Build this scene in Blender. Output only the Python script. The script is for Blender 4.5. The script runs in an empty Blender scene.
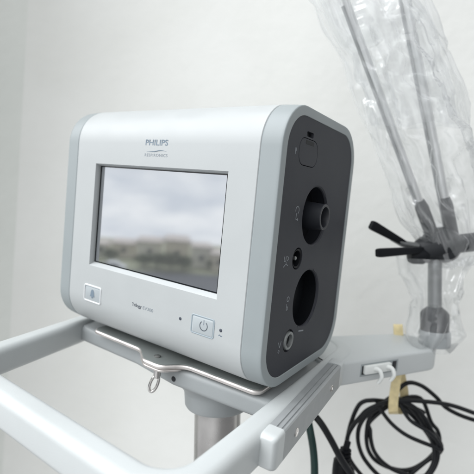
import bpy, bmesh, math, random
from mathutils import Vector, Matrix, noise as N
random.seed(7)
PI = math.pi
S = 0.01                                   # everything below is modelled in centimetres
sc = bpy.context.scene
col = sc.collection

# ------------------------------------------------------------------ camera
RX = Vector((0.828055, 0.552669, 0.094242))
DN = Vector((0.119419, -0.00963, -0.992797))
FW = Vector((-0.54778, 0.833345, -0.073974))
CAM = Vector((32.233848, -31.521081, 4.637772))
FPX, PCX, PCY = 414.70, 239.18, 224.62
cd = bpy.data.cameras.new("camera")
cam = bpy.data.objects.new("camera", cd)
col.objects.link(cam)
cam.matrix_world = Matrix(((RX.x, -DN.x, -FW.x, CAM.x*S), (RX.y, -DN.y, -FW.y, CAM.y*S),
                           (RX.z, -DN.z, -FW.z, CAM.z*S), (0, 0, 0, 1)))
cd.sensor_width = 36
cd.lens = FPX/474*36
cd.shift_x = (237-PCX)/474
cd.shift_y = (PCY-237)/474
cd.clip_start = 0.01
cd.clip_end = 2000
cd.dof.use_dof = True
cd.dof.focus_distance = 0.40
cd.dof.aperture_fstop = 5.4
sc.camera = cam

def at(u, v, d):
    """point seen at photo position (u, v), d cm along the view"""
    return CAM + (RX*((u-PCX)/FPX) + DN*((v-PCY)/FPX) + FW)*d

# ------------------------------------------------------------------ light: one overcast window sky
w = bpy.data.worlds.new("World")
sc.world = w
w.use_nodes = True
nt = w.node_tree
nt.nodes.clear()
def nd(t, typ, **k):
    n = t.nodes.new(typ)
    for a, b in k.items():
        setattr(n, a, b)
    return n
def math_(t, op, a, b=None, c=None):
    n = nd(t, 'ShaderNodeMath', operation=op)
    for i, x in enumerate((a, b, c)):
        if x is None: continue
        if isinstance(x, (int, float)): n.inputs[i].default_value = x
        else: t.links.new(x, n.inputs[i])
    return n.outputs[0]
def maprange(t, x, a, b, c, d, smooth=True):
    n = nd(t, 'ShaderNodeMapRange')
    n.interpolation_type = 'SMOOTHSTEP' if smooth else 'LINEAR'
    t.links.new(x, n.inputs[0])
    for i, v in enumerate((a, b, c, d)): n.inputs[i+1].default_value = v
    return n.outputs[0]
tc = nd(nt, 'ShaderNodeTexCoord')
sep = nd(nt, 'ShaderNodeSeparateXYZ')
nt.links.new(tc.outputs['Generated'], sep.inputs[0])
dotn = nd(nt, 'ShaderNodeVectorMath', operation='DOT_PRODUCT')
nt.links.new(tc.outputs['Generated'], dotn.inputs[0])
dotn.inputs[1].default_value = Vector((-0.72, -0.69, 0)).normalized()
az = maprange(nt, dotn.outputs['Value'], -0.35, 0.65, 0.0, 1.0)          # 1 on the window side
up = maprange(nt, sep.outputs[2], 0.08, 0.75, 0.0, 1.0)
dn = maprange(nt, sep.outputs[2], -0.45, -0.20, 0.0, 1.0)
ROOM, SKY_SIDE, SKY_KEY, TOP, LOW = 0.37, 0.97, 3.75, 0.50, 0.64
kd = nd(nt, 'ShaderNodeVectorMath', operation='DOT_PRODUCT')
nt.links.new(tc.outputs['Generated'], kd.inputs[0])
kd.inputs[1].default_value = Vector((-.52, -.48, .707)).normalized()
kl = maprange(nt, kd.outputs['Value'], 0.76, 0.92, 0.0, 1.0)             # the bright high part of the window
tot = math_(nt, 'MULTIPLY_ADD', az, SKY_SIDE, ROOM)
tot = math_(nt, 'MULTIPLY_ADD', kl, SKY_KEY, tot)
tot = math_(nt, 'MULTIPLY_ADD', up, TOP, tot)
tot = math_(nt, 'MULTIPLY', tot, math_(nt, 'MULTIPLY_ADD', dn, 1-LOW, LOW))
mp = nd(nt, 'ShaderNodeMapping')
mp.inputs['Scale'].default_value = (5, 5, 16)
nt.links.new(tc.outputs['Generated'], mp.inputs[0])
cl = nd(nt, 'ShaderNodeTexNoise')
cl.inputs['Scale'].default_value = 1.3
cl.inputs['Detail'].default_value = 5
nt.links.new(mp.outputs[0], cl.inputs['Vector'])
cr = nd(nt, 'ShaderNodeValToRGB')
cr.color_ramp.elements[0].position = 0.32
cr.color_ramp.elements[0].color = (0.78, 0.82, 0.875, 1)
cr.color_ramp.elements[1].position = 0.66
cr.color_ramp.elements[1].color = (1.12, 1.12, 1.11, 1)
nt.links.new(cl.outputs[0], cr.inputs[0])
bg = nd(nt, 'ShaderNodeBackground')
nt.links.new(cr.outputs[0], bg.inputs[0])
nt.links.new(tot, bg.inputs[1])
out = nd(nt, 'ShaderNodeOutputWorld')
nt.links.new(bg.outputs[0], out.inputs[0])

sc.view_settings.view_transform = 'Standard'
sc.view_settings.look = 'None'
sc.view_settings.exposure = 0.0
sc.view_settings.gamma = 1
sc.view_settings.use_curve_mapping = False
sc.render.engine = 'CYCLES'
sc.cycles.transparent_max_bounces = 32
sc.cycles.max_bounces = 10

# ------------------------------------------------------------------ materials
def mat(name, color, rough=0.5, metal=0.0, spec=0.5, vary=0.0, vscale=20, bump=0.0, bscale=200, rvary=0.0, coat=0.0, emit=None):
    m = bpy.data.materials.new(name)
    m.use_nodes = True
    t = m.node_tree
    p = t.nodes['Principled BSDF']
    p.inputs['Base Color'].default_value = (*color, 1)
    p.inputs['Roughness'].default_value = rough
    p.inputs['Metallic'].default_value = metal
    p.inputs['Specular IOR Level'].default_value = spec
    p.inputs['Coat Weight'].default_value = coat
    if emit:
        p.inputs['Emission Color'].default_value = (*emit, 1)
        p.inputs['Emission Strength'].default_value = 1
    c = nd(t, 'ShaderNodeTexCoord')
    if vary or rvary:
        n = nd(t, 'ShaderNodeTexNoise')
        n.inputs['Scale'].default_value = vscale
        n.inputs['Detail'].default_value = 6
        t.links.new(c.outputs['Object'], n.inputs['Vector'])
        if vary:
            r = nd(t, 'ShaderNodeValToRGB')
            r.color_ramp.elements[0].position = 0.3
            r.color_ramp.elements[1].position = 0.7
            r.color_ramp.elements[0].color = (*[x*(1-vary) for x in color], 1)
            r.color_ramp.elements[1].color = (*[min(1, x*(1+vary)) for x in color], 1)
            t.links.new(n.outputs[0], r.inputs[0])
            t.links.new(r.outputs[0], p.inputs['Base Color'])
        if rvary:
            t.links.new(maprange(t, n.outputs[0], 0.3, 0.7, rough-rvary, rough+rvary), p.inputs['Roughness'])
    if bump:
        n2 = nd(t, 'ShaderNodeTexNoise')
        n2.inputs['Scale'].default_value = bscale
        n2.inputs['Detail'].default_value = 4
        t.links.new(c.outputs['Object'], n2.inputs['Vector'])
        b = nd(t, 'ShaderNodeBump')
        b.inputs['Strength'].default_value = bump
        b.inputs['Distance'].default_value = 0.001
        t.links.new(n2.outputs[0], b.inputs['Height'])
        t.links.new(b.outputs[0], p.inputs['Normal'])
    return m

M = dict(
    white=mat('white_plastic', (.425, .445, .447), .42, vary=.012, vscale=30, bump=.05, bscale=1800, rvary=.05),
    cap=mat('grey_plastic', (.275, .305, .312), .45, vary=.015, vscale=30, bump=.06, bscale=1800, rvary=.05),
    dark=mat('charcoal_plastic', (.034, .036, .044), .5, spec=.22, vary=.02, vscale=15, bump=.08, bscale=1500, rvary=.02),
    black=mat('black_plastic', (.006, .007, .009), .45, spec=.18),
    port=mat('black_port_plastic', (.018, .020, .025), .33),
    gloss=mat('black_bezel', (.008, .010, .012), .15),
    btn=mat('button_plastic', (.40, .435, .45), .38, vary=.02),
    btnrim=mat('button_rim', (.30, .35, .38), .4),
    rimwhite=mat('button_white_rim', (.66, .68, .69), .35),
    ink=mat('grey_blue_ink', (.16, .21, .26), .5),
    ink2=mat('pale_grey_ink', (.20, .23, .26), .5),
    inkd=mat('dark_ink', (.05, .06, .08), .5),
    mark=mat('panel_marking', (.22, .24, .26), .5),
    columnsteel=mat('mottled_column_steel', (.56, .545, .53), .34, metal=.85, vary=.25, vscale=14, rvary=.1),  # tone mottled at random
    plate_shade=mat('dark_plate_shade', (.15, .165, .16), .6, spec=.2, vary=.12, vscale=30),  # shade under the case, put into the colour
    rodsteel=mat('satin_steel_rod', (.74, .75, .75), .30, metal=.65, vary=.05),
    steel=mat('brushed_steel', (.70, .66, .635), .38, metal=.88, vary=.06, vscale=60, rvary=.1),
    chrome=mat('chrome', (.72, .70, .68), .16, metal=1.0, vary=.05, vscale=60),
    paint=mat('powder_coat', (.495, .52, .52), .38, vary=.02, vscale=25, bump=.10, bscale=900, rvary=.07),
    greypaint=mat('grey_powder_coat', (.31, .33, .335), .45, vary=.04, vscale=25, bump=.1, bscale=900),
    alu=mat('anodised_rail', (.31, .325, .33), .42, metal=.12, vary=.05, vscale=90, rvary=.08),
    nylon=mat('white_nylon', (.72, .74, .72), .4),
    rubber=mat('black_cable', (.008, .009, .011), .36, spec=.3, vary=.2, vscale=50),
    green=mat('dark_green_hose', (.004, .030, .026), .35, vary=.2, vscale=40),
    strap=mat('yellow_strap', (.78, .66, .38), .85, vary=.15, vscale=90, bump=.6, bscale=700),
    darkmetal=mat('dark_metal', (.020, .022, .025), .4, spec=.35, metal=.1, vary=.1),
    greymetal=mat('grey_metal', (.22, .23, .23), .38, metal=.6, vary=.1, vscale=30),
)
def wall_mat(name, c1, c2, bump):
    m = bpy.data.materials.new(name)
    m.use_nodes = True
    t = m.node_tree
    p = t.nodes['Principled BSDF']
    p.inputs['Roughness'].default_value = .75
    p.inputs['Specular IOR Level'].default_value = .25
    c = nd(t, 'ShaderNodeTexCoord')
    n = nd(t, 'ShaderNodeTexNoise')
    n.inputs['Scale'].default_value = 3.2
    n.inputs['Detail'].default_value = 5
    n.inputs['Roughness'].default_value = .55
    t.links.new(c.outputs['Object'], n.inputs['Vector'])
    r = nd(t, 'ShaderNodeValToRGB')
    r.color_ramp.elements[0].position = .32
    r.color_ramp.elements[0].color = (*c1, 1)
    r.color_ramp.elements[1].position = .68
    r.color_ramp.elements[1].color = (*c2, 1)
    t.links.new(n.outputs[0], r.inputs[0])
    t.links.new(r.outputs[0], p.inputs['Base Color'])
    n2 = nd(t, 'ShaderNodeTexNoise')
    n2.inputs['Scale'].default_value = 38
    n2.inputs['Detail'].default_value = 7
    n2.inputs['Roughness'].default_value = .6
    t.links.new(c.outputs['Object'], n2.inputs['Vector'])
    b = nd(t, 'ShaderNodeBump')
    b.inputs['Strength'].default_value = bump
    b.inputs['Distance'].default_value = .006
    t.links.new(n2.outputs[0], b.inputs['Height'])
    t.links.new(b.outputs[0], p.inputs['Normal'])
    return m
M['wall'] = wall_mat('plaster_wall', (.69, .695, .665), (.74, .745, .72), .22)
M['wall_shaded'] = wall_mat('plaster_shaded_side_wall', (.645, .665, .63), (.69, .705, .67), .3)  # plaster darkened and greened: far-left shade put into the colour

def screen_mat():
    m = bpy.data.materials.new('screen_glass')
    m.use_nodes = True
    t = m.node_tree
    p = t.nodes['Principled BSDF']
    p.inputs['Base Color'].default_value = (.62, .645, .68, 1)
    p.inputs['Metallic'].default_value = 1
    p.inputs['Roughness'].default_value = .04
    d = nd(t, 'ShaderNodeBsdfDiffuse')
    d.inputs[0].default_value = (.24, .245, .25, 1)
    mx = nd(t, 'ShaderNodeMixShader')
    mx.inputs[0].default_value = .25
    t.links.new(p.outputs[0], mx.inputs[1])
    t.links.new(d.outputs[0], mx.inputs[2])
    t.links.new(mx.outputs[0], t.nodes['Material Output'].inputs[0])
    return m
M['screen'] = screen_mat()

def film_mat(name, milky, gl):
    m = bpy.data.materials.new(name)
    m.use_nodes = True
    t = m.node_tree
    t.nodes.remove(t.nodes['Principled BSDF'])
    tr = nd(t, 'ShaderNodeBsdfTransparent')
    tr.inputs[0].default_value = (.995, .997, .997, 1)
    g = nd(t, 'ShaderNodeBsdfGlossy')
    g.inputs[0].default_value = (1, 1, 1, 1)
    g.inputs['Roughness'].default_value = .12
    df = nd(t, 'ShaderNodeBsdfDiffuse')
    df.inputs[0].default_value = (.93, .95, .96, 1)
    tl = nd(t, 'ShaderNodeBsdfTranslucent')
    tl.inputs[0].default_value = (.93, .95, .96, 1)
    lw = nd(t, 'ShaderNodeLayerWeight')
    lw.inputs[0].default_value = .25
    a = nd(t, 'ShaderNodeMixShader')
    a.inputs[0].default_value = .25
    t.links.new(df.outputs[0], a.inputs[1])
    t.links.new(tl.outputs[0], a.inputs[2])
    b = nd(t, 'ShaderNodeMixShader')
    t.links.new(maprange(t, lw.outputs['Facing'], 0.15, 1.0, milky*.5, min(1, milky*2.6)), b.inputs[0])
    t.links.new(tr.outputs[0], b.inputs[1])
    t.links.new(a.outputs[0], b.inputs[2])
    e = nd(t, 'ShaderNodeMixShader')
    t.links.new(maprange(t, lw.outputs['Fresnel'], 0.0, .6, gl*.4, .55), e.inputs[0])
    t.links.new(b.outputs[0], e.inputs[1])
    t.links.new(g.outputs[0], e.inputs[2])
    t.links.new(e.outputs[0], t.nodes['Material Output'].inputs[0])
    return m
M['film'] = film_mat('clear_film', .31, .24)
M['film_thin'] = film_mat('clear_film_low', .24, .16)

# ------------------------------------------------------------------ mesh helpers
def new(): return bmesh.new()
def rot_to(axis):
    return Vector((0, 0, 1)).rotation_difference(Vector(axis).normalized()).to_matrix()
def box(bm, a, b, bev=0.0, seg=2, M4=None):
    a, b = Vector(a), Vector(b)
    r = bmesh.ops.create_cube(bm, size=1)
    vs = r['verts']
    for v in vs:
        v.co = Vector(((a[i]+b[i])/2 + v.co[i]*(b[i]-a[i]) for i in range(3)))
    if bev:
        es = list({e for v in vs for e in v.link_edges})
        rr = bmesh.ops.bevel(bm, geom=es, offset=bev, segments=seg, affect='EDGES', profile=.5)
        vs = list({v for f in rr['faces'] for v in f.verts} | {v for v in vs if v.is_valid})
    if M4 is not None:
        for v in vs: v.co = M4 @ v.co
    return vs
def loft(bm, secs, cap=(True, True), close=True):
    rings = [[bm.verts.new(p) for p in s] for s in secs]
    n = len(rings[0])
    for a, b in zip(rings, rings[1:]):
        for i in range(n if close else n-1):
            j = (i+1) % n
            try: bm.faces.new((a[i], a[j], b[j], b[i]))
            except ValueError: pass
    if cap[0]: bm.faces.new(list(reversed(rings[0])))
    if cap[1]: bm.faces.new(rings[-1])
    return rings
def lathe(bm, c, axis, prof, n=40, cap=(True, True)):
    """prof: list of (radius, height along axis)"""
    R = rot_to(axis); c = Vector(c)
    secs = [[c + R @ Vector((r*math.cos(2*PI*i/n), r*math.sin(2*PI*i/n), h)) for i in range(n)] for r, h in prof]
    return loft(bm, secs, cap)
def tube(bm, pts, r, n=12, cap=True, closed=False):
    pts = [Vector(p) for p in pts]
    m = len(pts)
    rr = r if callable(r) else (lambda t: r)
    secs = []
    prev = None
    for i, p in enumerate(pts):
        a = pts[(i-1) % m] if (closed or i > 0) else p
        b = pts[(i+1) % m] if (closed or i < m-1) else p
        t = (b-a).normalized()
        if prev is None:
            u = t.orthogonal().normalized()
        else:
            u = (prev - t*prev.dot(t)).normalized()
        prev = u
        v = t.cross(u)
        q = rr(i/(m-1))
        secs.append([p + (u*math.cos(2*PI*k/n) + v*math.sin(2*PI*k/n))*q for k in range(n)])
    if closed:
        secs.append(secs[0])
        rings = [[bm.verts.new(p) for p in s] for s in secs[:-1]]
        for i in range(m):
            a, b = rings[i], rings[(i+1) % m]
            for k in range(n):
                bm.faces.new((a[k], a[(k+1) % n], b[(k+1) % n], b[k]))
        return
    loft(bm, secs, (cap, cap))
def spline(pts, n=8):
    pts = [Vector(p) for p in pts]
    P = [2*pts[0]-pts[1]] + pts + [2*pts[-1]-pts[-2]]
    o = []
    for i in range(1, len(P)-2):
        for k in range(n):
            t = k/n
            o.append(.5*((2*P[i]) + (P[i+1]-P[i-1])*t + (2*P[i-1]-5*P[i]+4*P[i+1]-P[i+2])*t*t + (-P[i-1]+3*P[i]-3*P[i+1]+P[i+2])*t**3))
    o.append(pts[-1])
    return o
def rrect(a0, a1, b0, b1, r, n=8):
    """rounded rectangle outline in 2D, counter-clockwise"""
    o = []
    for cx, cy, s in ((a1-r, b0+r, -PI/2), (a1-r, b1-r, 0), (a0+r, b1-r, PI/2), (a0+r, b0+r, PI)):
        for k in range(n+1):
            t = s + PI/2*k/n
            o.append((cx+r*math.cos(t), cy+r*math.sin(t)))
    return o
def roundpoly(pts, rads, n=8):
    o = []
    m = len(pts)
    for i in range(m):
        p = Vector(pts[i]).to_2d(); a = Vector(pts[i-1]).to_2d(); b = Vector(pts[(i+1) % m]).to_2d()
        u = (a-p).normalized(); v = (b-p).normalized()
        ang = math.acos(max(-1, min(1, u.dot(v))))
        d = rads[i]/math.tan(ang/2)
        s, e = p+u*d, p+v*d
        c = p + (u+v).normalized()*(rads[i]/math.sin(ang/2))
        a0 = math.atan2(s.y-c.y, s.x-c.x); a1 = math.atan2(e.y-c.y, e.x-c.x)
        da = (a1-a0+PI) % (2*PI) - PI
        for k in range(n+1):
            t = a0+da*k/n
            o.append(Vector((c.x+rads[i]*math.cos(t), c.y+rads[i]*math.sin(t))))
    return o
def prism(bm, poly, z0, z1, bev=.2, seg=4, f=None):
    """vertical extrusion of a 2D outline with rounded upper and lower edges"""
    c = sum((Vector(p) for p in poly), Vector((0, 0)))/len(poly)
    m = len(poly)
    nr = []
    for i in range(m):
        e1 = (Vector(poly[i])-Vector(poly[i-1])); e2 = (Vector(poly[(i+1) % m])-Vector(poly[i]))
        t = (e1.normalized()+e2.normalized())
        if t.length < 1e-6: t = e2
        t.normalize()
        nr.append(Vector((t.y, -t.x)))
    area = sum(poly[i-1][0]*poly[i][1]-poly[i][0]*poly[i-1][1] for i in range(m))
    if area < 0: nr = [-q for q in nr]
    secs = []
    for k in range(seg+1):
        t = PI/2*k/seg
        secs.append((bev*(1-math.sin(t)), z0+bev*(1-math.cos(t))))
    for k in range(seg+1):
        t = PI/2*(1-k/seg)
        secs.append((bev*(1-math.sin(t)), z1-bev*(1-math.cos(t))))
    S_ = []
    for ins, z in secs:
        ring = []
        for p, q in zip(poly, nr):
            x, y = p[0]-q.x*ins, p[1]-q.y*ins
            ring.append(f(x, y, z) if f else Vector((x, y, z)))
        S_.append(ring)
    loft(bm, S_)
def fill(bm, loops):
    """flat face with holes from closed loops of 3D points"""
    es = []
    rings = []
    for L in loops:
        vs = [bm.verts.new(p) for p in L]
        rings.append(vs)
        for i in range(len(vs)):
            es.append(bm.edges.new((vs[i-1], vs[i])))
    bmesh.ops.triangle_fill(bm, use_beauty=True, use_dissolve=False, edges=es)
    return rings

def world_loc(o):
    p = Vector((0, 0, 0))
    while o is not None:
        p += o.location
        o = o.parent
    return p
def build(name, bm, m, parent=None, ang=35, label=None, keep=False):
    me = bpy.data.meshes.new(name)
    if not keep:
        bmesh.ops.remove_doubles(bm, verts=bm.verts, dist=1e-4)
        bmesh.ops.recalc_face_normals(bm, faces=bm.faces)
    o = bpy.data.objects.new(name, me)
    off = world_loc(parent) if parent else Vector((0, 0, 0))
    if parent is None:
        # origin at the base centre of the thing
        xs = [v.co for v in bm.verts]
        off = Vector(((min(v.x for v in xs)+max(v.x for v in xs))/2, (min(v.y for v in xs)+max(v.y for v in xs))/2, min(v.z for v in xs)))*S
        o.location = off
    for v in bm.verts: v.co = v.co*S - off
    bm.to_mesh(me)
    bm.free()
    me.polygons.foreach_set('use_smooth', [True]*len(me.polygons))
    me.set_sharp_from_angle(angle=math.radians(ang))
    me.materials.append(M[m] if isinstance(m, str) else m)
    col.objects.link(o)
    if parent: o.parent = parent
    if label: o['label'] = label
    return o
def tag(o, label, cat=None, group=None, kind=None):
    if label: o['label'] = label
    if cat: o['category'] = cat
    if group: o['group'] = group
    if kind: o['kind'] = kind
    return o
def empty(name, loc, label, cat, group=None):
    o = bpy.data.objects.new(name, None)
    o.empty_display_size = .05
    o.location = Vector(loc)*S
    col.objects.link(o)
    return tag(o, label, cat, group)
def text(name, s, parent, m, origin, ax, ay, h, width=None, bold=0.0, depth=.012, space=1.0):
    """lettering as a thin mesh: origin = left end of the base line, ax/ay = writing directions, h = letter height"""
    cu = bpy.data.curves.new(name, 'FONT')
    cu.body = s; cu.size = 1; cu.offset = bold; cu.space_character = space
    tmp = bpy.data.objects.new(name+'_curve', cu)
    col.objects.link(tmp)
    bpy.context.view_layer.update()
    me = bpy.data.meshes.new_from_object(tmp.evaluated_get(bpy.context.evaluated_depsgraph_get()))
    bpy.data.objects.remove(tmp)
    bm = new()
    bm.from_mesh(me)
    bpy.data.meshes.remove(me)
    x1 = max(v.co.x for v in bm.verts); x0 = min(v.co.x for v in bm.verts)
    y1 = max(v.co.y for v in bm.verts); y0 = min(v.co.y for v in bm.verts)
    ky = h/(y1-max(y0, 0)) if y1 > 0 else h
    kx = width/(x1-x0) if width else ky
    r = bmesh.ops.extrude_face_region(bm, geom=bm.faces[:])
    top = {g for g in r['geom'] if isinstance(g, bmesh.types.BMVert)}
    ax, ay, o0 = Vector(ax).normalized(), Vector(ay).normalized(), Vector(origin)
    az = ax.cross(ay)
    for v in bm.verts:
        z = depth if v in top else 0
        v.co = o0 + ax*((v.co.x-x0)*kx) + ay*(v.co.y*ky) + az*z
    return build(name, bm, m, parent)

# ================================================================== SETTING: the two plaster walls
wd = Vector((.979, .20, 0)).normalized()
wn = Vector((wd.y, -wd.x, 0))                      # towards the room
corner = at(26, 240, 116); corner.z = 0
sdir = Vector((-.10, -.995, 0)).normalized()           # the side wall, towards the viewer
def cove(t, rad=38):  # wide rounding added to the corner so its shade fades gradually
    return (corner+wd*rad)*(1-t)**2 + corner*(2*t*(1-t)) + (corner+sdir*rad)*t*t
def wall(name, pts, m):
    """one plastered sheet standing on a plan line, 6 cm thick"""
    bm = new()
    outer = []
    for i, p in enumerate(pts):
        t = (pts[min(i+1, len(pts)-1)]-pts[max(i-1, 0)]).normalized()
        outer.append(p + Vector((t.y, -t.x, 0))*6)
    ring = pts + outer[::-1]
    loft(bm, [[Vector((p.x, p.y, -140)) for p in ring], [Vector((p.x, p.y, 150)) for p in ring]])
    return tag(build(name, bm, m, None, 40), None, None, None, 'structure')
def along(u):
    """distance along the wall line at which photo column u meets it"""
    lo, hi = 0.0, 250.0
    for _ in range(60):
        m_ = (lo+hi)/2
        p = corner + wd*m_ - CAM
        if PCX + FPX*p.dot(RX)/p.dot(FW) < u: lo = m_
        else: hi = m_
    return lo
bend = along(306)
wd2 = Vector((.915, .403, 0)).normalized()             # bend added to the wall's shape, turned from the window to dim it
B0 = corner + wd*bend
pts = [B0 + wd2*(150-(150-7)*i/20) for i in range(20)]
for i in range(9):
    t = i/8
    pts.append((B0+wd2*7)*(1-t)**2 + B0*(2*t*(1-t)) + (B0-wd*7)*t*t)
pts += [corner + wd*(bend-8-(bend-8-38)*i/14) for i in range(14)]
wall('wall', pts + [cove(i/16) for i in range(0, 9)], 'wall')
wall('side_wall', [cove(i/16) for i in range(8, 17)] + [corner + sdir*52], 'wall_shaded')

# ================================================================== THE VENTILATOR
D, H, RC = 19.035, 26.973, 4.404
SX, CX, INS, RIM = 13.0, 15.10, .12, .92
vent = empty('ventilator', (0, D/2, -H/2), 'white and grey portable ventilator with a touchscreen and charcoal side panel, on the stand', 'ventilator')
def prof(ins, n=10, extra=()):
    """outline of the case seen from the side, (y, z), inset by ins"""
    r = max(RC-ins, .4)
    return rrect(ins, D-ins, -H/2-.26+ins, H/2-ins, r, n)
# --- front shell: profile extruded along x, with the window opening in its flat front
OX0, OX1, OZ0, OZ1 = -9.43, 9.78, -5.53, 6.61
bm = new()
P = prof(0)
# insert the opening's heights on the straight front edge (y = 0), which runs from (0,+) down to (0,-)
k = max(i for i in range(len(P)) if abs(P[i][0]) < 1e-6 and P[i][1] > 0)
P = P[:k+1] + [(0, OZ1), (0, OZ0)] + P[k+1:]
G = .045
secs = []
xs = [-SX+G, -SX+G+.06, OX0, OX1, SX-G-.06, SX-G]
def shellsec(x, ins):
    q = prof(ins)
    q = q[:k+1] + [(ins, OZ1), (ins, OZ0)] + q[k+1:]
    return [Vector((x, y, z)) for y, z in q]
rings = [[bm.verts.new(p) for p in shellsec(x, .06 if i in (0, 5) else 0)] for i, x in enumerate(xs)]
n = len(P)
for ri in range(5):
    a, b = rings[ri], rings[ri+1]
    for i in range(n):
        j = (i+1) % n
        if ri == 2 and i == k+1: continue
        bm.faces.new((a[i], a[j], b[j], b[i]))
bm.faces.new(rings[0]); bm.faces.new(rings[-1])
# recess walls of the opening (two steps: small round-over, then the drafted wall)
def rect3(y, d):
    l, r_, b_, t_ = d
    return [Vector((OX0+l, y, OZ1-t_)), Vector((OX1-r_, y, OZ1-t_)), Vector((OX1-r_, y, OZ0+b_)), Vector((OX0+l, y, OZ0+b_))]
loft(bm, [rect3(0, (0, 0, 0, 0)), rect3(.05, (.02, .05, .05, .03)), rect3(.60, (.06, .46, .34, .22)), rect3(1.2, (.06, .46, .34, .22))], (False, False))
shell = build('front_shell', bm, 'white', vent, ang=22)

# --- screen
GX0, GX1, GZ0, GZ1 = OX0+.05, OX1-.45, OZ0+.33, OZ1-.21
bm = new()
box(bm, (GX0, .68, GZ0), (GX1, .95, GZ1))
scr = build('touchscreen', bm, 'gloss', vent)
bm = new()
box(bm, (GX0+.28, .672, GZ0+.16), (GX1-.14, .70, GZ1-.14))
build('screen_glass', bm, 'screen', scr)

# --- end caps with a soft shoulder; each closes on a flat rim
def cap_side(sg):
    bm = new()
    st = [(SX-.35, .12), (SX+G-.06+.02, .07), (SX+G+.06, .004), (SX+.6, .03), (SX+1.2, .055), (SX+1.75, .10)]
    for q in range(1, 6):
        t = PI/2*q/5
        st.append((CX-.14+.14*math.sin(t), .10+.14*(1-math.cos(t))))
    st.append((CX, INS+RIM-.05))
    st.append((CX-.03, INS+RIM))
    st.append((CX-.45, INS+RIM+.02))
    loft(bm, [[Vector((sg*x, y, z)) for y, z in prof(i)] for x, i in st], (True, sg < 0))
    return build('end_cap', bm, 'cap', vent, ang=28)
cap_side(1); cap_side(-1)
# seam: dark strip behind the joint
for sg in (1, -1):
    bm = new()
    loft(bm, [[Vector((sg*x, y, z)) for y, z in prof(.09)] for x in (SX-.3, SX+.3)])
    build('seam_strip', bm, 'black', vent)

# --- charcoal side panel with its ports
PXS = CX-.06
def circ(y, z, r, n=48):
    return [(y+r*math.cos(2*PI*i/n), z+r*math.sin(2*PI*i/n)) for i in range(n)]
p1, p2, p3, p4 = (8.90, 3.07, 3.20), (8.83, -5.64, 3.18), (5.48, -9.43, 1.15), (5.59, -1.16, 1.12)
door = rrect(3.45, 7.75, 7.85, 10.50, 1.1)
slot = rrect(4.85, 6.35, 10.15+.50, 11.15, .12, 3)
bm = new()
outer = prof(INS+RIM+.02, 12)
holes = [circ(*p1), circ(*p2), circ(*p3, 32), circ(*p4, 32), door, slot]
fill(bm, [[Vector((PXS, y, z)) for y, z in L] for L in [outer]+holes])
def well(loop, depth, bevel=.05):
    c = (sum(p[0] for p in loop)/len(loop), sum(p[1] for p in loop)/len(loop))
    def sh(k): return [(c[0]+(p[0]-c[0])*k, c[1]+(p[1]-c[1])*k) for p in loop]
    loft(bm, [[Vector((PXS, y, z)) for y, z in loop], [Vector((PXS-bevel, y, z)) for y, z in sh(1-bevel*.5)], [Vector((PXS-depth, y, z)) for y, z in sh(.985-bevel*.5)]], (False, False))
well(door, .10, .02); well(slot, .8, .02)
well(circ(*p3, 32), .35, .04); well(circ(*p4, 32), .3, .04)
well(circ(*p1), .25, .10); well(circ(*p2), .25, .10)
bmesh.ops.remove_doubles(bm, verts=bm.verts, dist=1e-4)
bm.faces.ensure_lookup_table()
panel = build('side_panel', bm, 'dark', vent, ang=30)
# the far side has the same panel without ports (hidden from the front)
bm = new()
loft(bm, [[Vector((-PXS-.02, y, z)) for y, z in prof(INS+RIM+.02)], [Vector((-PXS+.3, y, z)) for y, z in prof(INS+RIM+.02)]])
build('side_panel', bm, 'dark', vent)
# port 1: deep socket with a tapered outlet pipe
def ring(cx, c, prof_, n=48, cap=(False, True), name='x', m='black', par=panel):
    bm = new()
    lathe(bm, (cx, c[0], c[1]), (1, 0, 0), prof_, n, cap)
    return build(name, bm, m, par, ang=30)
ring(PXS-.2, p1, [(p1[2]*.97, 0), (p1[2]*.95, -2.6), (p1[2]*.5, -2.75), (.01, -2.75)], name='outlet_socket', m='port')
bm = new()
lathe(bm, (PXS, 8.85, 3.06), (1, 0, 0), [(1.75, -2.8), (1.72, -1.9), (1.50, -1.6), (1.34, 1.02), (1.30, 1.08), (1.08, 1.08), (1.04, 1.0), (.98, -2.0), (.01, -2.0)], 44, (False, False))
pipe = build('outlet_pipe', bm, 'port', panel, ang=30)
ring(PXS-.2, p2, [(p2[2]*.97, 0), (p2[2]*.95, -3.0), (p2[2]*.62, -3.1), (p2[2]*.60, -3.8), (.01, -3.8)], name='inlet_recess', m='black')
# bayonet notches on the rims
for c, angs in ((p2, (62, 250, 300, 330)), (p1, (35, 262))):
    for ad in angs:
        bm = new()
        t = math.radians(ad)
        R = Matrix.Rotation(t, 4, 'X')
        box(bm, (-.10, c[2]-.12, -.42), (.012, c[2]+.10, .42), .03, 1, Matrix.Translation((PXS, c[0], c[1])) @ R)
        build('bayonet_tab', bm, 'dark', panel)
# port 3: silver-edged connector
bm = new()
lathe(bm, (PXS-.30, p3[0], p3[1]), (1, 0, 0), [(1.12, 0), (1.0, .06), (.92, .42), (.80, .46), (.66, .42), (.60, .1), (.40, .06), (.36, .0), (.01, 0)], 36, (False, False))
build('connector_socket', bm, 'greymetal', panel, ang=30)
bm = new()
lathe(bm, (PXS-.24, p3[0], p3[1]), (1, 0, 0), [(.58, 0), (.54, .05), (.01, .05)], 30, (False, False))
build('connector_insert', bm, 'black', panel)
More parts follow.
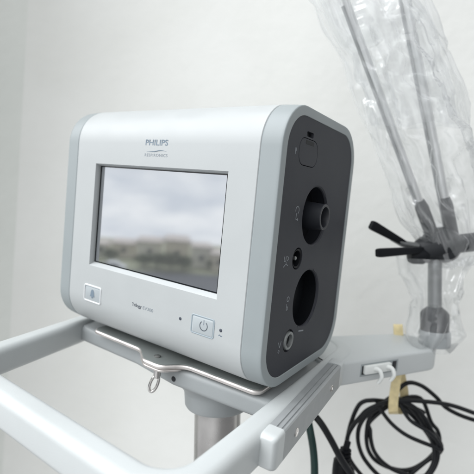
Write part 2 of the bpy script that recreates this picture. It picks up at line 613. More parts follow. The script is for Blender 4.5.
# port 4: small dark jack with a pin
bm = new()
lathe(bm, (PXS-.30, p4[0], p4[1]), (1, 0, 0), [(1.13, 0), (1.05, .1), (.95, .28), (.80, .20), (.72, -.6), (.01, -.6)], 36, (False, False))
build('jack_socket', bm, 'black', panel, ang=30)
bm = new()
lathe(bm, (PXS-.75, p4[0], p4[1]), (1, 0, 0), [(.20, 0), (.20, .55), (.14, .60), (.01, .60)], 24, (False, False))
build('jack_pin', bm, 'greymetal', panel, ang=30)
# cover door and its finger slot
bm = new()
dd = rrect(3.45+.07, 7.75-.07, 7.85+.07, 10.50-.07, 1.04)
loft(bm, [[Vector((PXS-.3, y, z)) for y, z in dd], [Vector((PXS-.03, y, z)) for y, z in dd], [Vector((PXS+.0, .985*y+.015*5.6, .985*z+.015*9.2)) for y, z in dd]])
cover = build('port_cover', bm, 'dark', panel, ang=30)
bm = new()
sl = rrect(4.75, 6.65, 9.92, 10.30, .14, 4)
loft(bm, [[Vector((PXS-.05, y, z)) for y, z in sl], [Vector((PXS+.012, y, z)) for y, z in sl]])
build('finger_notch', bm, 'black', panel)
bm = new()
box(bm, (PXS-.82, 4.8, 10.6), (PXS-.35, 6.4, 11.2))
build('finger_slot', bm, 'black', panel)
# printed symbols beside the ports
def lines(name, strokes, m='mark', parent=panel, x=PXS, r=.035):
    bm = new()
    for s in strokes:
        for (a, b) in zip(s, s[1:]):
            a3, b3 = Vector((x, *a)), Vector((x, *b))
            d = (b3-a3).normalized(); q = Vector((1, 0, 0)).cross(d)*r
            loft(bm, [[a3-q, a3+q, a3+q+Vector((.012, 0, 0)), a3-q+Vector((.012, 0, 0))], [b3-q, b3+q, b3+q+Vector((.012, 0, 0)), b3-q+Vector((.012, 0, 0))]])
    return build(name, bm, m, parent)
def arc2(c, r, a0, a1, n=10): return [(c[0]+r*math.cos(math.radians(a0+(a1-a0)*i/n)), c[1]+r*math.sin(math.radians(a0+(a1-a0)*i/n))) for i in range(n+1)]
lines('port_symbol', [arc2((4.45, 3.6), .36, -60, 200), [(4.30, 3.3), (4.30, 2.7)], [(4.30, 2.7), (4.75, 2.7)], [(4.62, 2.82), (4.75, 2.7), (4.62, 2.58)]])
lines('port_symbol', [[(2.75, -.75), (2.75, -1.2), (3.1, -1.2), (3.1, -.75)], [(3.35, -.75), (3.7, -1.0), (3.35, -1.2)], [(2.7, -1.75), (3.15, -1.5), (3.6, -1.65)], [(3.2, -1.3), (3.2, -1.55)]])
lines('port_symbol', [arc2((4.45, -5.05), .24, 0, 360), [(4.25, -5.5), (4.25, -6.1), (4.5, -6.1), (4.5, -5.8)], [(4.25, -5.8), (4.45, -5.8)]])
lines('port_symbol', [[(3.35, -9.1), (3.65, -9.7), (3.9, -9.1)], arc2((3.55, -10.05), .13, 0, 360)])
lines('port_symbol', [[(2.75, 9.3), (2.75, 8.7)], [(2.9, 9.3), (2.9, 9.0)]])
lines('port_symbol', [[(7.7, -8.95), (8.9, -9.15)]], r=.07)

# --- lettering and controls on the front
fx, fz = (1, 0, 0), (0, 0, 1)
text('brand_lettering', 'PHILIPS', shell, 'ink', (-1.38, -.001, 8.86), fx, fz, .60, 3.25, bold=.012)
bm = new()
pts = [(-1.1, 8.17), (-.5, 8.19), (.1, 8.22), (.7, 8.32), (1.2, 8.33), (1.72, 8.24)]
cv = spline([Vector((x, -.006, z)) for x, z in pts], 6)
tube(bm, cv, lambda t: .045*math.sin(PI*min(max(t, .08), .92)), 6)
build('swoosh_line', bm, 'ink', shell)
text('subline_lettering', 'RESPIRONICS', shell, 'ink2', (-1.38, -.001, 7.68), fx, fz, .30, 3.3, space=1.15)
text('model_lettering', 'Trilogy', shell, 'inkd', (-1.58, -.001, -8.72), fx, fz, .36, 1.5, bold=.015)
text('model_lettering', 'EV300', shell, 'ink2', (.12, -.001, -8.74), fx, fz, .34, 1.55)

def button(x0, x1, z0, z1, rim_mat, y0, rw, ytilt):
    rt = empty_child = None
    bm = new()
    o_ = rrect(x0, x1, z0, z1, .28, 5); i_ = rrect(x0+rw, x1-rw, z0+rw, z1-rw, .16, 5)
    def L(p, y): return [Vector((a, y + (max(0, -9.08-b)**2)/(2*RC), b)) for a, b in p]
    def mixp(k): return [((1-k)*a[0]+k*b[0], (1-k)*a[1]+k*b[1]) for a, b in zip(o_, i_)]
    loft(bm, [L(o_, .25), L(o_, -y0*.4), L(mixp(.3), -y0), L(mixp(.7), -y0), L(i_, -y0*.5), L(i_, .25)], (False, False))
    fr = build('button_frame', bm, rim_mat, vent, ang=40)
    bm = new()
    ki = rrect(x0+rw+.06, x1-rw-.06, z0+rw+.06, z1-rw-.06, .14, 5)
    ks = rrect(x0+rw+.14, x1-rw-.14, z0+rw+.14, z1-rw-.14, .12, 5)
    loft(bm, [L(ki, .3), L(ki, ytilt+.03), L(ks, ytilt)], (False, True))
    build('button_key', bm, 'btn', fr, ang=25)
    bm = new()
    bo = rrect(x0+rw-.02, x1-rw+.02, z0+rw-.02, z1-rw+.02, .14, 5)
    loft(bm, [L(bo, .3), L(bo, -.012)], (False, True))
    build('button_gap', bm, 'btnrim', fr)
    return fr
def flines(name, strokes, parent, m, y, r=.05):
    bm = new()
    for s in strokes:
        for (a, b) in zip(s, s[1:]):
            a3, b3 = Vector((a[0], y, a[1])), Vector((b[0], y, b[1]))
            d = (b3-a3).normalized(); q = Vector((0, 1, 0)).cross(d)*r; e = d*r*.6; h = Vector((0, -.012, 0))
            loft(bm, [[a3-q-e, a3+q-e, a3+q-e+h, a3-q-e+h], [b3-q+e, b3+q+e, b3+q+e+h, b3-q+e+h]])
    return build(name, bm, m, parent)
b1 = button(-10.02, -6.82, -9.98, -7.86, 'rimwhite', .11, .20, -.035)
bc = (-8.42, -8.85)
bm = new()
bell = [(-.42, -.38), (.42, -.38), (.33, -.22), (.30, .15), (.18, .42), (0, .50), (-.18, .42), (-.30, .15), (-.33, -.22)]
loft(bm, [[Vector((bc[0]+a, -.03, bc[1]+b)) for a, b in bell], [Vector((bc[0]+a, -.052, bc[1]+b)) for a, b in bell]])
box(bm, (bc[0]-.14, -.052, bc[1]-.56), (bc[0]+.14, -.03, bc[1]-.42))
build('bell_symbol', bm, 'ink', b1)
b2 = button(6.92, 9.84, -9.45, -7.50, 'btnrim', .05, .13, -.055)
pc = (8.55, -8.42)
flines('power_symbol', [arc2(pc, .46, 125, 415, 22), [(pc[0], pc[1]+.12), (pc[0], pc[1]+.56)]], b2, 'ink2', -.055, .045)
for (x, z, r) in ((5.5, -8.45, .17), (10.57, -8.33, .17)):
    bm = new()
    lathe(bm, (x, .05, z), (0, -1, 0), [(r, 0), (r, .06), (r*.8, .085), (.01, .09)], 20, (False, False))
    build('indicator_light', bm, 'inkd', vent)
flines('mains_symbol', [[(10.38, -8.86), (10.46, -8.78), (10.56, -8.83), (10.66, -8.9), (10.76, -8.82)]], shell, 'ink', 0, .035)
# rubber feet under the case
for x in (-9, 9):
    for y in (8.0, 16):
        bm = new()
        lathe(bm, (x, y, -14.2), (0, 0, 1), [(1.0, 0.08), (1.1, .14), (1.1, .7)], 24)
        build('foot', bm, 'black', vent)

# ================================================================== THE ROLL STAND
stand = empty('equipment_stand', (5.2, 8, -120), 'pale grey painted stand with a wide loop handle and one column, carrying the ventilator', 'equipment stand')
def sweep_loop(bm, path, w, h, z1, r, n=7, slope=None):
    sec = rrect(-w/2, w/2, -h/2, h/2, r, n)
    m = len(path)
    rings = []
    for i in range(m):
        t = (path[(i+1) % m]-path[i-1]).normalized()
        nn = Vector((t.y, -t.x))
        rings.append([bm.verts.new((path[i].x+nn.x*a, path[i].y+nn.y*a, z1-h/2+b)) for a, b in sec])
    for i in range(m):
        a, b = rings[i], rings[(i+1) % m]
        k_ = len(sec)
        for j in range(k_):
            bm.faces.new((a[j], a[(j+1) % k_], b[(j+1) % k_], b[j]))
LW, LH, LZ = 2.45, 3.25, -14.35
bm = new()
path = roundpoly([(-12.35, -12.35), (16.45, -12.35), (15.75, 24.6), (-19.6, 24.6)], [4.0, 3.6, 4.2, 5], 14)
# subdivide the long straights so that the shading stays even
fine = []
for i in range(len(path)):
    a, b = path[i], path[(i+1) % len(path)]
    k2 = max(1, int((b-a).length/2))
    for q in range(k2): fine.append(a.lerp(b, q/k2))
sweep_loop(bm, fine, LW, LH, LZ, .80)
build('handle_loop', bm, 'paint', stand, ang=50)
# cross bar under the ventilator, with the hub and column
bm = new()
poly = roundpoly([(-15.5, 3.1), (-3.6, 3.1), (3.2, 2.2), (9.0, 2.6), (15.7, 3.1), (15.4, 23.8), (-17.5, 23.8)], [.8, 3, 4, 3, .8, .8, .8], 6)
prism(bm, poly, -17.1, -14.95, .6, 5)
build('cross_bar', bm, 'greypaint', stand, ang=40)
ca = Vector((5.05, 8.3, -16.6))
axis = Vector((.115, -.03, -1)).normalized()
bm = new()
lathe(bm, ca, axis, [(5.5, 0), (5.2, .7), (4.5, 1.4), (4.1, 1.9), (4.0, 2.3), (3.9, 3.7), (3.7, 4.0), (3.0, 4.1)], 56)
build('column_collar', bm, 'greypaint', stand, ang=40)
bm = new()
lathe(bm, ca, axis, [(2.75, 3.0), (2.75, 34), (3.1, 34.2), (3.1, 103)], 48)
build('column', bm, 'columnsteel', stand, ang=40)
bm = new()
for i in range(5):
    t = 2*PI*i/5
    c0 = ca + axis*99
    e = c0 + Vector((math.cos(t)*26, math.sin(t)*26, -3))
    tube(bm, [c0, c0.lerp(e, .5)+Vector((0, 0, 1)), e], lambda q: 2.4-q*.8, 14)
build('wheel_base', bm, 'greypaint', stand)
for i in range(5):
    t = 2*PI*i/5
    c0 = ca + axis*99 + Vector((math.cos(t)*26, math.sin(t)*26, -6.5))
    bm = new()
    lathe(bm, c0 - Vector((-math.sin(t), math.cos(t), 0))*1.2, (-math.sin(t), math.cos(t), 0), [(3.2, 0), (3.5, .3), (3.5, 2.1), (3.2, 2.4)], 24)
    build('castor', bm, 'rubber', stand)
# steel mounting plate with its rounded tab and release pin
bm = new()
poly = roundpoly([(-10.6, 2.0), (-1.9, 1.95), (.5, .1), (3.1, .1), (4.7, 2.3), (13.9, 2.6), (13.9, 15), (-10.6, 15)], [.9, 2.0, 1.5, 1.5, 2.0, 1.1, 1, 1], 8)
prism(bm, poly, -14.74, -14.20, .26, 6)
plate = build('mounting_plate', bm, 'steel', stand, ang=40)
bm = new()
prism(bm, [((p.x-1.5)*.985+1.5, (p.y-8)*.975+8) for p in poly], -14.3, -14.13, .05, 2)
build('plate_shade_sheet', bm, 'plate_shade', plate, ang=40)  # dark sheet laid on the plate for the shade beneath the case
bm = new()
poly = roundpoly([(-1.4, 1.6), (.55, .25), (3.0, .25), (4.3, 2.0), (4.3, 9), (-1.4, 9)], [1.4, 1.2, 1.2, 1.4, .3, .3], 8)
prism(bm, poly, -15.05, -14.76, .12, 3)
build('lower_plate', bm, 'steel', plate, ang=40)
bm = new()
lathe(bm, (1.35, 1.55, -14.14), (0, 0, 1), [(.01, .03), (.34, .03), (.36, .14), (.2, .22), (.01, .23)], 24, (False, False))
build('rivet', bm, 'chrome', plate)
pn = empty_pin = new()
c0 = Vector((2.2, .85, -15.0))
bm = pn
lathe(bm, c0, (0, 0, -1), [(.40, 0), (.40, .75), (.28, .8), (.28, 1.0)], 20)
ringp = []
for i in range(28):
    t = 2*PI*i/28
    ringp.append(c0 + Vector((-.30, -.05, -1.75)) + RX*(.42*math.cos(t) + .22*math.sin(t)) + Vector((0, 0, 1))*(.92*math.sin(t)))
tube(bm, ringp, .17, 10, closed=True)
build('release_pin', bm, 'chrome', stand, ang=40)
# small screw in the cross bar face
bm = new()
lathe(bm, (3.4, 2.25, -16.2), (0, -1, 0), [(.30, 0), (.30, .06), (.16, .10), (.01, .06)], 16, (False, False))
build('screw', bm, 'darkmetal', stand)

# accessory rail on the outer side of the loop (local frame: u along the rail, v outwards, z up)
r0, r1 = Vector((17.75, -3.2, 0)), Vector((16.75, 15.3, 0))
ru = (r1-r0).normalized(); rv = Vector((ru.y, -ru.x, 0))
RL = (r1-r0).length
def rl(u, v, z): return r0 + ru*u + rv*v + Vector((0, 0, z + .045*u))
zt, zb = -14.40, -17.25
sec = [(-.45, zb+.35), (-.45, zt-.16), (.22, zt-.04), (.25, zt-.14), (.36, zt-.14), (.39, zt-.02), (.70, zt), (.73, zt-.10), (.82, zt-.10), (.85, zt), (1.00, zt-.02), (1.10, zt-.14), (1.10, zb+.16), (1.0, zb), (.2, zb)]
bm = new()
loft(bm, [[rl(u, v, z) for v, z in sec] for u in (1.9, RL-1.4)])
rail = build('accessory_rail', bm, 'alu', stand, ang=20)
def rail_cap(u0, u1):
    bm = new()
    secs = []
    sg = 1 if u1 > u0 else -1
    L_ = abs(u1-u0)
    for i in range(10):
        t = PI/2*max(0, i-1)/8
        k_ = 1-math.cos(t) if False else 1-math.sin(t)
        u = u0 if i == 0 else u0 + sg*(L_*(1-.42) + L_*.42*math.sin(t))
        ins = .42*(1-math.cos(t))
        o_ = rrect(-.5+ins*.4, 1.12-ins, zb-.03+ins*.8, zt+.03-ins*.8, .30, 6)
        secs.append([rl(u, v, z) for v, z in o_])
    loft(bm, secs)
    return build('rail_end_cap', bm, 'paint', rail, ang=40)
rail_cap(1.95, .25); rail_cap(RL-1.45, RL+.5)
for u in (4.6, RL-4.3):
    bm = new()
    c0 = rl(u, 1.10, -15.9)
    lathe(bm, c0, rv, [(.40, 0), (.40, .05), (.34, .10), (.20, .10), (.17, -.05), (.01, -.05)], 20, (False, False))
    build('screw', bm, 'chrome', rail, ang=30)

# side arm that carries the support post
wdir = Vector((.4772, .8788)); wnr = Vector((.8788, -.4772)); wA = Vector((17.23, 17.54))
def wp(s, n): 
    q = wA + wdir*s + wnr*(n)
    return (q.x, q.y)
bm = new()
poly = roundpoly([wp(-2.6, 0), wp(19.0, 0), wp(19.0, -6.5), wp(6.0, -8.3), wp(-3.0, -9.4)], [.2, 3.0, 2.6, .5, .3], 10)
prism(bm, poly, -17.65, -14.55, .42, 5)
arm = build('side_arm', bm, 'paint', stand, ang=40)
bm = new()
poly = roundpoly([wp(-2.4, -.35), wp(18.6, -.35), wp(18.6, -7.2), wp(-.8, -6.7)], [.2, 2.8, 2.4, .3], 10)
def wbox(s0, s1, n0, n1, z0, z1, bev=.08):
    bm = new()
    Mx = Matrix(((wdir.x, wnr.x, 0, wA.x), (wdir.y, wnr.y, 0, wA.y), (0, 0, 1, 0), (0, 0, 0, 1)))
    box(bm, (s0, n0, z0), (s1, n1, z1), bev, 2, Mx)
    return bm
bm.free()
o = build('slot_shade_plate', wbox(2.75, 9.4, -.1, .035, -16.75, -15.12, .03), 'cap', arm)  # proud grey plate for a recess, its shade put into the colour
build('slot_end_shade', wbox(2.95, 3.55, -.05, .05, -16.5, -15.35, .02), 'darkmetal', arm)  # dark colour for the shaded ends of the recess
build('slot_end_shade', wbox(8.35, 9.1, -.05, .05, -16.4, -15.3, .02), 'darkmetal', arm)
bm = wbox(3.15, 7.7, .0, .55, -16.35, -15.25, .15)
# two hooked fingers
for s0 in (5.0, 7.2):
    pts = [Vector((*wp(s0-.3, .35), -15.7)), Vector((*wp(s0, 1.0), -15.75)), Vector((*wp(s0+.1, 1.35), -16.4)), Vector((*wp(s0+.05, 1.25), -16.9)), Vector((*wp(s0-.1, 1.05), -17.35))]
    tube(bm, spline(pts, 6), lambda t: .30-.10*t, 10)
build('cable_clip', bm, 'nylon', arm, ang=40)

# ================================================================== SUPPORT ARM (post, clamp joint, two rods)
DP = 60.5
base = at(434, 349, DP); base.z = -14.6
top = at(435, 250, DP)
sup = empty('support_arm', base, 'articulated support arm with two steel rods and black levers, beside the wall', 'support arm')
bm = new()
tube(bm, [base, base.lerp(top, .5), top], .95, 24)
build('post', bm, 'greymetal', sup, ang=40)
bm = new()
ax = (top-base).normalized()
lathe(bm, base, ax, [(2.1, 0), (2.15, .3), (2.15, 1.9), (2.0, 2.2), (1.0, 2.3)], 36)
build('post_foot', bm, 'greypaint', sup, ang=40)
bm = new()
lathe(bm, base, ax, [(1.2, 2.2), (1.95, 2.3), (1.95, 4.6), (1.7, 5.0), (1.2, 5.4), (1.0, 5.6)], 36)
build('post_socket', bm, 'darkmetal', sup, ang=40)
# clamp: barrel lying across the view plus a hub
j = at(438, 243, DP)
bm = new()
tube(bm, [at(415, 252, DP+1.5), at(424, 250, DP+.6), at(438, 247, DP), at(456, 244, DP-.4), at(474, 242, DP-.8), at(505, 237, DP-1.4)], lambda t: 1.35+.75*math.sin(PI*min(1, t*1.7)), 24)
clamp = build('clamp_barrel', bm, 'darkmetal', sup, ang=40)
bm = new()
lathe(bm, at(436, 244, DP+1.9), -FW, [(1.5, 0), (2.5, .3), (2.6, 2.6), (2.1, 3.3), (1.2, 3.5), (.01, 3.5)], 36)
build('clamp_hub', bm, 'darkmetal', sup, ang=40)
bm = new()
lathe(bm, at(418, 256, DP-.6), RX, [(.01, -1.4), (.9, -1.3), (1.15, -.8), (1.2, .6), (.8, 1.4)], 24)
build('clamp_knob', bm, 'black', sup, ang=40)
def lever(p0, p1, w0, w1, th, label):
    """flat paddle from its tip p0 to the joint p1"""
    bm = new()
    d = (p1-p0).normalized(); side = FW.cross(d).normalized(); nrm = d.cross(side)
    secs = []
    L_ = (p1-p0).length
    for t, k in ((0, .80), (.03, .95), (.08, 1), (.5, 1), (.8, 1), (1, .9)):
        ww = (w0+(w1-w0)*t)*k
        o_ = rrect(-ww, ww, -th*k, th*k, min(ww, th)*.45, 4)
        secs.append([p0 + d*(L_*t) + side*a + nrm*b for a, b in o_])
    loft(bm, secs)
    return build('lever_handle', bm, 'black', sup, ang=40)
lever(at(371, 224.5, DP-3.5), at(407, 245, DP-.6), .68, .42, .40, '')
lever(at(377, 253, DP-5), at(422, 250, DP-1.0), .62, .46, .40, '')
bm = new()
tube(bm, [at(392, 238, DP-1.6), at(402, 243.5, DP-1.0), at(420, 247, DP), at(432, 247, DP)], lambda t: .42+.2*t, 14)
build('lever_shaft', bm, 'greymetal', sup, ang=40)
# rods: each with a strip added for its dark reflected edge and a darker lower end
def rod(p, q, r, name):
    bm = new()
    d = (q-p).normalized()
    tube(bm, [p, p.lerp(q, .25), p.lerp(q, .5), p.lerp(q, .75), q], r, 18)
    return build(name, bm, 'rodsteel', sup, ang=40)
rodA = (at(433, 238, DP), at(344, -4, DP-7)); rodB = (at(452, 236, DP+.5), at(404, -10, DP-5))
for k_, (p, q) in enumerate((rodA, rodB)):
    o = rod(p, q, .50 if k_ == 0 else .64, 'rod')
    bm = new()
    d = (q-p)
    side = d.cross(FW).normalized()
    tube(bm, [p+side*(.66 if k_ == 0 else .84)+d*.03, p+side*(.66 if k_ == 0 else .84)+d*.97], .17, 10)
    build('rod_edge_strip', bm, 'alu', o)
    bm = new()
    tube(bm, [p, p+d*.14, p+d*.17], lambda t: .95 if t < .9 else .7, 18)
    build('rod_end', bm, 'darkmetal', o, ang=40)

# ================================================================== PLASTIC BAG over the arm
def interp(tab, v):
    for a, b in zip(tab, tab[1:]):
        if a[0] <= v <= b[0]:
            t = (v-a[0])/(b[0]-a[0])
            return a[1]+(b[1]-a[1])*t
    return tab[0][1] if v < tab[0][0] else tab[-1][1]
Ledge = [(-30, 290), (0, 311), (20, 320), (40, 333), (55, 347), (80, 351), (110, 361), (140, 371), (160, 380), (175, 389), (200, 398), (222, 408), (240, 419), (256, 430), (266, 446)]
Redge = [(-30, 410), (0, 421), (30, 438), (60, 449), (100, 461), (150, 475), (200, 490), (230, 492), (256, 494), (266, 480)]
def fold(ct, st, al, seed, f):
    """long sharp pleats running along the arm, wandering slowly round it"""
    tw = N.noise(Vector((al*.035, seed, 3.3)))*.9
    c_, s_ = math.cos(tw), math.sin(tw)
    x, y = ct*c_-st*s_, ct*s_+st*c_
    a = 1-2.6*abs(N.noise(Vector((x*1.25*f+seed, y*1.25*f, al*.030))))
    b = 1-2.6*abs(N.noise(Vector((x*2.9*f, y*2.9*f+seed, al*.052+5))))
    # a few short diagonal tucks
    c = N.noise(Vector((x*1.4+seed, y*1.4, al*.11)))
    d = max(0, 1-abs(N.noise(Vector((x*2.2, y*2.2+seed, al*.16+x*1.2))))*7)*max(0, c)
    return a*.62 + b*.36 + d*.95
def facet(p, axis, seed):
    """crushed film: flat facets of random tilt meeting in sharp creases (lower envelope of planes)"""
    al = p.dot(axis)
    q = (p - axis*al)*.30 + axis*(al*.13) + Vector((seed, seed*.7, 0))
    ds, ps = N.voronoi(q)
    best = 9
    for c in ps[:3]:
        r = N.cell_vector(c*17.3 + Vector((seed, 1, 2)))
        best = min(best, (q-c).dot(r)*1.5 + N.cell(c*11.1)*.25)
    return max(-1.2, min(1.2, best))
def bag(name, rows, cols, v0, v1, Lt, Rt, dep, amp, seed, m, label, flat=.5, f=.16, parent=None):
    bm = new()
    rings = []
    pa = at((interp(Lt, v0)+interp(Rt, v0))/2, v0, dep(v0)); pb = at((interp(Lt, v1)+interp(Rt, v1))/2, v1, dep(v1))
    axis = (pb-pa).normalized()
    for i in range(rows+1):
        v = v0+(v1-v0)*i/rows
        l, r_ = interp(Lt, v), interp(Rt, v)
        d = dep(v)
        c = at((l+r_)/2, v, d)
        hw = (r_-l)/2/FPX*d
        ringv = []
        for k_ in range(cols):
            t = 2*PI*k_/cols
            ct, st = math.cos(t), math.sin(t)
            # pillow section: nearly flat front and back
            rx = math.copysign(abs(ct)**.8, ct); ry = math.copysign(abs(st)**.7, st)
            p = c + RX*(hw*rx) - FW*(hw*flat*ry)
            nrm = (RX*ct*flat - FW*st).normalized()
            c1 = fold(ct, st, (c-pa).dot(axis), seed, f)
            c1 = c1*.75
            c2 = facet(p, axis, seed)*.95
            edge = .35 + .65*abs(st)
            p = p + nrm*((c1+c2)*amp*edge) + DN*(N.noise(p*.25+Vector((seed, 5, 2)))*amp*.7)
            ringv.append(bm.verts.new(p))
        rings.append(ringv)
    for a, b in zip(rings, rings[1:]):
        for k_ in range(cols):
            bm.faces.new((a[k_], a[(k_+1) % cols], b[(k_+1) % cols], b[k_]))
    for _ in range(3):
        bmesh.ops.smooth_vert(bm, verts=bm.verts, factor=.5, use_axis_x=True, use_axis_y=True, use_axis_z=True)
    o = build(name, bm, m, parent, ang=80)
    return o if parent else tag(o, label, 'plastic bag')
pb = bag('plastic_bag', 190, 180, -26, 266, Ledge, Redge, lambda v: DP - (245-v)*.022, 1.55, 3.0, 'film',
    'clear crumpled plastic bag pulled over the two steel rods', .60, 1.0)
inL = [(v, l+6) for v, l in Ledge]; inR = [(v, r_-7) for v, r_ in Redge]
bag('inner_fold', 120, 150, -26, 128, inL, inR, lambda v: DP - (245-v)*.022, 1.2, 21.0, 'film', None, .34, 1.2, pb)
L2 = [(236, 404), (250, 398), (275, 401), (300, 413), (318, 410), (332, 404), (350, 410)]
R2 = [(236, 470), (256, 474), (275, 464), (300, 454), (318, 456), (332, 460), (352, 446)]
bag('plastic_sleeve', 80, 110, 256, 351, L2, R2, lambda v: DP, .85, 9.0, 'film_thin',
    'thin clear plastic gathered around the foot of the post', .78, .9)

# ================================================================== CABLES
DC = 63.0
def px(pts, dz=0): return [at(p[0], p[1], DC + dz + (p[2] if len(p) > 2 else 0)) for p in pts]
bm = new()
def loop_pts(cx, cy, a, b, rot, t0, t1, d0, d1, n=22, wob=0, seed=0):
    o = []
    for i in range(n+1):
        t = math.radians(t0+(t1-t0)*i/n)
        x, y = a*math.cos(t), b*math.sin(t)
        c_, s_ = math.cos(math.radians(rot)), math.sin(math.radians(rot))
        k = 1 + wob*N.noise(Vector((i*.3, seed, 1.7)))
        o.append((cx+(x*c_-y*s_)*k, cy+(x*s_+y*c_)*k, d0+(d1-d0)*i/n))
    return o
CR = .32
full = []
full += [(545, 436, .5), (500, 423, .4), (474, 413, .3), (450, 405, 0), (425, 401.5, -.3), (402, 400.5, -.6), (384, 403, -.8)]
full += loop_pts(390, 447, 42, 46, -12, 250, -75, -.8, .4, 22, .13, 1)
full += loop_pts(397, 447, 33, 47, -30, 275, -60, .5, 1.2, 20, .13, 5)
full += loop_pts(401, 438, 36, 34, 20, 290, -50, 1.3, 2.0, 20, .13, 8)
full += [(420, 398, 1.8), (395, 402, 1.5)]
full += loop_pts(404, 440, 30, 42, -38, 240, -70, 1.4, -.6, 20, .13, 12)
full += [(405, 384, -.3), (420, 385, .3), (435, 396, .5), (448, 409, .8), (474, 420, 1.0), (520, 430, 1)]
tube(bm, spline(px(full), 6), CR, 10)
# extra turns hanging lower
t2 = [(392, 402, .6)] + loop_pts(371, 442, 24, 44, 4, 275, 90, .2, 1.6, 14, .13, 3) + [(395, 484, 1.5), (425, 462, 1.3), (441, 450, 1), (436, 436, .9), (418, 416, .8), (400, 404, .9)]
tube(bm, spline(px(t2), 6), CR, 10)
t3 = [(398, 401, -.2), (410, 420, -.7), (430, 433, -1.1), (442, 449, -1.2), (432, 446, -1.3), (408, 436, -1.2), (392, 424, -.9), (381, 410, -.8), (377, 402, -.5)]
tube(bm, spline(px(t3), 6), CR*.9, 10)
tag(build('coiled_cable', bm, 'rubber', None, ang=60), 'black cable coiled into a hank, hanging from the yellow strap', 'cable')
# strap: a flat band looped over the arm's far edge and round the hank
def band(bm, pts, w, th, wv=None):
    pts = [Vector(p) for p in pts]
    secs = []
    for i, p in enumerate(pts):
        t = (pts[min(i+1, len(pts)-1)]-pts[max(i-1, 0)]).normalized()
        wv_ = wv or RX
        s = (wv_ - t*wv_.dot(t)).normalized(); nn = t.cross(s)
        secs.append([p+s*w*.5+nn*th*.5, p-s*w*.5+nn*th*.5, p-s*w*.5-nn*th*.5, p+s*w*.5-nn*th*.5])
    loft(bm, secs)
bm = new()
band(bm, spline([at(393, 411, DC-1.5), at(393.5, 400, DC-1.9), at(395.5, 385, DC-1.3), at(398, 365, DC-.5), at(399, 345, DC+.3), at(398.5, 331, DC+.6), at(398, 325, DC+1.2), at(398, 331, DC+1.9), at(399, 350, DC+2.0), at(401, 375, DC+1.8), at(404, 392, DC+2.2), at(403, 405, DC+2.2), at(398, 412, DC+1.5), at(394, 413.5, DC), at(393, 411, DC-1.4)], 6), 1.35, .18)
tag(build('cable_strap', bm, 'strap', None, ang=60), 'yellow fabric strap tied around the coiled black cable', 'strap')
# power lead with a moulded plug, passing behind the rail
DH = 56
bm = new()
pts = [at(275, 372, 60), at(292, 392, 58), at(307, 408, 57), at(320, 422, DH), at(331, 440, DH), at(340, 457, DH), at(352, 476, DH), at(372, 505, DH)]
tube(bm, spline(pts, 8), .46, 12)
ld = tag(build('power_lead', bm, 'rubber', None, ang=60), 'thick black lead running down behind the metal rail', 'cable')
bm = new()
pts = [at(348, 441, DH+2.2), at(345.5, 450, DH+2), at(343, 458, DH+2), at(341, 470, DH+2), at(340, 490, DH+2)]
tube(bm, spline(pts, 8), lambda t: .45+.75*min(1, max(0, (t-.28)*3)), 16)
for q in range(5):
    c0 = at(345.8-q*.9, 449.5+q*3.1, DH+2)
    lathe(bm, c0, (at(340, 490, DH+2)-at(348, 441, DH+2)), [(.5+q*.13, -.1), (.78+q*.11, -.08), (.78+q*.11, .08), (.5+q*.13, .1)], 16)
plug = build('lead_plug', bm, 'black', None, ang=40)
tag(plug, 'black moulded plug hanging by the bottom edge, left of the coiled cable', 'plug')
bm = new()
pts = [at(346, 443, DH+2.2), at(349, 425, DH+3), at(351, 412, DH+4.5), at(360, 403, DH+6)]
pts = [at(300, 395, 60), at(306, 412, 57), at(310, 430, DH), at(313.5, 452, DH), at(314.5, 476, DH), at(313, 520, DH)]
tube(bm, spline(pts, 8), .52, 12)
tag(build('hose', bm, 'green', None, ang=60), 'dark green hose hanging straight down behind the metal rail', 'hose')

# ================================================================== WHAT THE SCREEN MIRRORS: the view out of the window
# (metres here; directions: o = outward from the window, a = along the street as mirrored left to right)
oc = Vector((-68.4, -72.6, 0)); od = Vector((-.69, -.73, 0)).normalized(); ad_ = Vector((.735, -.68, 0)).normalized()
GZ = -19.0
M['grass'] = mat('dry_grass', (.24, .25, .16), .9, vary=.3, vscale=.3)
M['asphalt'] = mat('asphalt', (.05, .055, .065), .9, vary=.2, vscale=.5)
M['render'] = mat('house_render', (.93, .84, .70), .9, vary=.06, vscale=.8)
M['render2'] = mat('house_render_pale', (.94, .90, .81), .9, vary=.06, vscale=.8)
M['roof'] = mat('roof_tiles', (.46, .41, .37), .85, vary=.2, vscale=2)
M['pane'] = mat('dark_pane', (.05, .06, .07), .1)
M['leaf'] = mat('leaf', (.13, .19, .08), .7, vary=.3, vscale=1.5)
M['bark'] = mat('bark', (.10, .08, .06), .9)
M['carpaint'] = mat('car_paint', (.50, .52, .54), .25)
def out(a, o, z): return (oc + ad_*a + od*o + Vector((0, 0, z)))*100
def sheet(name, a0, a1, o0, o1, z, m):
    bm = new()
    f = [bm.verts.new(out(a, o, z)) for a, o in ((a0, o0), (a1, o0), (a1, o1), (a0, o1))]
    bm.faces.new(f)
    return tag(build(name, bm, m), None, None, None, 'structure')
sheet('ground', -70, 70, -60, 45, GZ, 'grass')
sheet('road', -70, 70, -60, -7, GZ+.02, 'asphalt')
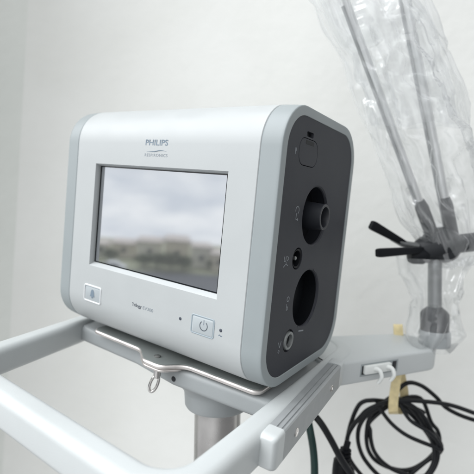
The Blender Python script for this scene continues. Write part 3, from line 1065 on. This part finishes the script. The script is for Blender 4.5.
def house(a, o, w_, d_, h, hr, rend, label):
    c = out(a, o, GZ)
    t = empty('house', c, label, 'house')
    bm = new()
    q = [(a-w_/2, o-d_/2), (a+w_/2, o-d_/2), (a+w_/2, o+d_/2), (a-w_/2, o+d_/2)]
    loft(bm, [[out(x, y, GZ) for x, y in q], [out(x, y, GZ+h) for x, y in q]])
    build('wall', bm, rend, t)
    bm = new()
    e = .5
    q = [(a-w_/2-e, o-d_/2-e), (a+w_/2+e, o-d_/2-e), (a+w_/2+e, o+d_/2+e), (a-w_/2-e, o+d_/2+e)]
    vs = [bm.verts.new(out(x, y, GZ+h)) for x, y in q] + [bm.verts.new(out(x, y, GZ+h+.15)) for x, y in q]
    r1_, r2_ = bm.verts.new(out(a-w_*.46, o, GZ+h+hr)), bm.verts.new(out(a+w_*.46, o, GZ+h+hr))
    bm.faces.new(vs[:4])
    for i in range(4): bm.faces.new((vs[i], vs[(i+1) % 4], vs[4+(i+1) % 4], vs[4+i]))
    bm.faces.new((vs[4], vs[5], r2_, r1_)); bm.faces.new((vs[5], vs[6], r2_)); bm.faces.new((vs[6], vs[7], r1_, r2_)); bm.faces.new((vs[7], vs[4], r1_))
    build('roof', bm, 'roof', t)
    for i in range(max(1, int(w_/3.2))):
        x = a - w_/2 + (i+.5)*w_/max(1, int(w_/3.2))
        bm = new()
        q = [(x-.6, o-d_/2-.04), (x+.6, o-d_/2-.04), (x+.6, o-d_/2+.1), (x-.6, o-d_/2+.1)]
        loft(bm, [[out(u, y, GZ+h*.35) for u, y in q], [out(u, y, GZ+h*.35+1.3) for u, y in q]])
        build('window', bm, 'pane', t)
for args in ((15.0, 1, 7, 6, 3.9, 1.1, 'render', 'cream house with a low brown roof, mirrored at the right edge of the screen'),
             (9.2, 4, 4.6, 6, 5.0, 1.0, 'render2', 'narrow tall pale house, mirrored right of the trees on the screen'),
             (3.2, 8, 6.0, 7, 5.6, 1.3, 'render', 'tallest beige house, mirrored above the trees in the middle of the screen'),
             (-3.6, 11, 6.2, 7, 4.5, 1.2, 'render2', 'pale house with a brown roof, mirrored left of the tallest house'),
             (-10.2, 12, 5.6, 7, 3.5, 1.1, 'render', 'low beige house, mirrored in the left half of the screen'),
             (-17.5, 12, 6.5, 7, 2.9, 1.0, 'render2', 'small pale house, mirrored at the left edge of the screen'),
             (23, 4, 8, 8, 4.4, 1.2, 'render', 'beige house, mirrored furthest right, partly outside the screen')):
    house(*args)
def tree(a, o, h, r, label):
    t = empty('tree', out(a, o, GZ), label, 'tree', 'trees mirrored in the screen')
    bm = new()
    tube(bm, [out(a, o, GZ), out(a+.1, o, GZ+h*.35), out(a-.1, o, GZ+h*.7)], lambda q: (.22-.14*q)*100, 8)
    build('trunk', bm, 'bark', t)
    bm = new()
    rnd = random.Random(int(a*10+o*3+h*7))
    for i in range(420):
        d = Vector((rnd.gauss(0, 1), rnd.gauss(0, 1), rnd.gauss(0, 1))).normalized()
        k_ = rnd.random()**.4*(1+.35*N.noise(d*1.8+Vector((a, o, 0))))
        c = out(a, o, GZ+h*.62) + Vector((d.x*r, d.y*r, d.z*h*.42))*k_*100
        e1 = Vector((rnd.gauss(0, 1), rnd.gauss(0, 1), rnd.gauss(0, 1))).normalized()*32
        e2 = e1.orthogonal().normalized()*24
        bm.faces.new([bm.verts.new(c+x) for x in (e1, e2, -e1, -e2)])
    build('crown', bm, 'leaf', t, keep=True)
for a, o, h, r in ((-1.2, -3, 3.6, 2.4), (1.8, -4, 4.2, 2.7), (4.8, -3.5, 3.5, 2.3), (-4.4, -2, 2.9, 2.2), (11.6, -1, 2.4, 1.2), (-12.5, 2, 3.0, 1.9), (-18, 3, 3.0, 2.0)):
    tree(a, o, h, r, 'bushy green tree, mirrored small in front of the houses on the screen')
# parked car, mirrored at lower left
ct = empty('parked_car', out(-10.5, -10.0, GZ), 'white parked car, mirrored at the lower left of the screen', 'car')
def carpt(x, y, z): return out(-10.5+x*1.25, -10.0+y*1.25, GZ+z*1.35)
bm = new()
sd_ = [(-2.3, .45), (-2.3, .95), (-1.5, 1.1), (-.8, 1.62), (.7, 1.65), (1.45, 1.12), (2.2, 1.0), (2.3, .45)]
loft(bm, [[carpt(x, y, z) for x, z in sd_] for y in (-.85, -.8, .8, .85)])
build('body', bm, 'carpaint', ct)
bm = new()
gl = [(-1.25, 1.14), (-.75, 1.54), (.62, 1.56), (1.2, 1.14)]
loft(bm, [[carpt(x, y, z) for x, z in gl] for y in (-.88, .88)])
build('window', bm, 'pane', ct)
for x in (-1.4, 1.4):
    for y in (-.8, .8):
        bm = new()
        lathe(bm, carpt(x, y-.1, .33), od, [(33, -10), (33, 10)], 20)
        build('wheel', bm, 'rubber', ct)
